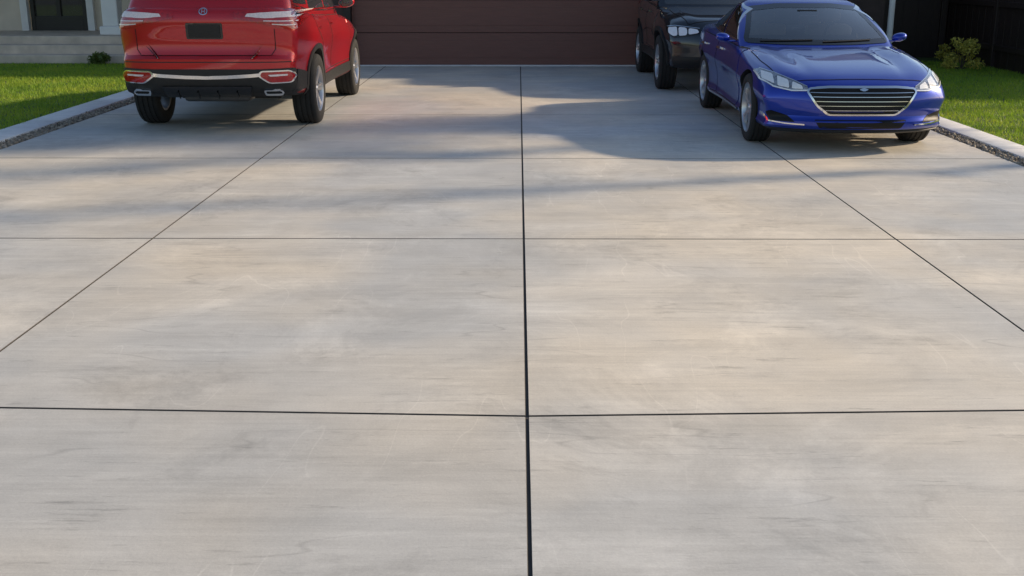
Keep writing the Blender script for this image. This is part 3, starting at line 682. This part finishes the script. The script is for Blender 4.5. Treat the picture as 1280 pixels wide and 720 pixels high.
# ------------------------------------------------------------------ fence
M_fence=wood('fence_stain',(.030,.019,.016))
def fence(name,p0,p1,h,label):
    e=empty(name,(p0[0],p0[1],0),math.atan2(p1[1]-p0[1],p1[0]-p0[0]),label,'fence'); Ln=math.hypot(p1[0]-p0[0],p1[1]-p0[1])
    bm=bmesh.new(); x=0; i=0
    while x<Ln-.05:
        o_=.006*(i%2); bbox(bm,x-.006,min(Ln,x+.142),-.012+o_,.006+o_,.0,h+random.uniform(-.01,.01),0,.002); x+=.14; i+=1
    mesh_ob('panel',bm,[M_fence],e)
    bm=bmesh.new()
    for z in(.3,h*.55,h-.25): bbox(bm,0,Ln,.013,.05,z,z+.09,0,.004)
    mesh_ob('rail',bm,[M_fence],e)
    n=max(1,round(Ln/2.0))
    for i in range(n+1):
        bm=bmesh.new(); xx=Ln*i/n; bbox(bm,xx-.06,xx+.06,-.075,.07,-.02,h+.08,0,.008); mesh_ob('post',bm,[M_fence],e)
fence('fence',(8.15,17.2),(8.15,22.0),1.85,'dark brown timber board fence beside the lawn')
fence('fence',(6.46,21.9),(8.05,21.9),1.85,'short dark timber fence closing the side passage')

# ------------------------------------------------------------------ plants
def leafmat(name,c0,c1):
    m,nt,b=newmat(name); N=nt.nodes; L=nt.links; b.inputs['Roughness'].default_value=.55
    g=N.new('ShaderNodeNewGeometry'); r=N.new('ShaderNodeValToRGB'); r.color_ramp.elements[0].color=(*c0,1); r.color_ramp.elements[1].color=(*c1,1)
    L.new(g.outputs['Random Per Island'],r.inputs[0]); L.new(r.outputs[0],b.inputs['Base Color']); tr=N.new('ShaderNodeBsdfTranslucent'); L.new(r.outputs[0],tr.inputs[0])
    mx=N.new('ShaderNodeMixShader'); mx.inputs[0].default_value=.3; L.new(b.outputs[0],mx.inputs[1]); L.new(tr.outputs[0],mx.inputs[2]); L.new(mx.outputs[0],N['Material Output'].inputs[0]); return m
M_leaf=leafmat('tree_leaf',(.03,.06,.012),(.09,.12,.025)); M_low=leafmat('low_plant_leaf',(.06,.11,.02),(.16,.20,.04)); M_shrub=leafmat('shrub_leaf',(.34,.34,.05),(.75,.62,.12)); M_bark=simple('bark',(.09,.065,.045),.9,bump=.6,bscale=20)
def leaves(name,cl,per,size,mat,parent,zs=.7):
    V=[]
    for (c,r) in cl:
        for _ in range(per):
            d=Vector(rng.normal(0,1,3)).normalized()*r*random.random()**.45; p=Vector(c)+Vector((d.x,d.y,d.z*zs))
            a=Vector(rng.normal(0,1,3)).normalized(); b=a.cross(Vector(rng.normal(0,1,3))).normalized(); s=size*random.uniform(.6,1.3)
            V+=[p-a*s,p+b*s*.45,p+a*s,p-b*s*.45]
    me=bpy.data.meshes.new(name); me.from_pydata([tuple(v) for v in V],[],[(4*i,4*i+1,4*i+2,4*i+3) for i in range(len(V)//4)]); me.materials.append(mat); return link(bpy.data.objects.new(name,me),parent)
def limb(bm,p0,p1,r0,r1,seg=10):
    p0=Vector(p0);p1=Vector(p1);q=(p1-p0).to_track_quat('Z','Y'); A=[];B=[]
    for i in range(seg):
        a=2*math.pi*i/seg; d=q@Vector((math.cos(a),math.sin(a),0)); A.append(bm.verts.new(p0+d*r0)); B.append(bm.verts.new(p1+d*r1))
    for i in range(seg): bm.faces.new((A[i],A[(i+1)%seg],B[(i+1)%seg],B[i]))
def tree(loc,h,r,z0,label,ncl,per,size,tr):
    e=empty('tree',loc,0,label,'tree'); bm=bmesh.new(); limb(bm,(0,0,-.05),(.03,0,h*.5),tr,tr*.7); limb(bm,(.03,0,h*.5),(0,0,h*.9),tr*.7,tr*.2); cl=[]
    for i in range(ncl):
        a=random.uniform(0,6.28); z=z0+(h-z0)*(i+.5)/ncl; k=math.sin(math.pi*min(1,max(0,(z-z0)/(h-z0)*.9+.08)))**.6; rr=r*random.uniform(.15,.8)*k
        c=(rr*math.cos(a),rr*math.sin(a),z); cl.append((c,max(.15,r*random.uniform(.3,.5))))
        limb(bm,(.02,0,max(.8,z-r*.6)),c,tr*.25,.008,6)
    mesh_ob('trunk',bm,[M_bark],e,60); leaves('crown',cl,per,size,M_leaf,e,.9)
tree((9.8,11.1,0),6.8,.30,1.6,'unseen slender tree added to cast a thin shadow streak',20,70,.06,.05)  # added out of view, kept narrow so its shadow falls as a streak
tree((11.4,13.55,0),8.6,.55,4.3,'unseen clear stemmed tree added to lengthen the sedan shade band',24,150,.06,.06)  # added out of view; crown set high to carry the sedan's shade leftwards
tree((14.0,15.9,0),9.0,1.15,5.2,'unseen round crowned tree added to even out the driveway shade',28,260,.075,.09)  # added out of view; crown fills the sunlit gap between sedan and red suv
def shrub(loc,r,h,label,mat=M_shrub):
    e=empty('shrub',loc,0,label,'shrub'); cl=[((random.uniform(-r,r)*.7,random.uniform(-r,r)*.7,random.uniform(.15,1)*h*.8),r*.42) for _ in range(12)]
    bm=bmesh.new()
    for c,_ in cl: limb(bm,(0,0,0),c,.008,.003,5)
    mesh_ob('stem',bm,[M_bark],e); leaves('foliage',cl,90,.028,mat,e)
shrub((7.45,19.2,0),.32,.60,'small yellow green shrub in front of the dark fence')
shrub((7.75,20.6,0),.25,.40,'low shrub at the foot of the fence')
shrub((-7.45,20.15,0),.24,.22,'low green plant beside the entrance steps',M_low)

# ------------------------------------------------------------------ light, world, camera
az,el=math.radians(15),math.radians(23)
sd=Vector((math.cos(el)*math.cos(az),math.cos(el)*math.sin(az),math.sin(el)))
su=bpy.data.lights.new('sun','SUN'); su.energy=5.0; su.angle=math.radians(2.2); su.color=(1,.80,.56)
so=link(bpy.data.objects.new('sun',su)); so.rotation_euler=sd.to_track_quat('Z','Y').to_euler()
w=bpy.data.worlds.new('World'); S.world=w; w.use_nodes=True; nt=w.node_tree; bg=nt.nodes['Background']; sk=nt.nodes.new('ShaderNodeTexSky'); sk.sky_type='NISHITA'; sk.sun_disc=False
sk.sun_elevation=el; sk.sun_rotation=math.pi/2-az; nt.links.new(sk.outputs[0],bg.inputs[0]); bg.inputs[1].default_value=.145
cd=bpy.data.cameras.new('camera'); cam=link(bpy.data.objects.new('camera',cd)); cam.location=(0,0,1.65); cam.rotation_euler=(math.radians(90-15.945),0,.0057)
cd.lens=39.375; cd.clip_end=2000; S.camera=cam
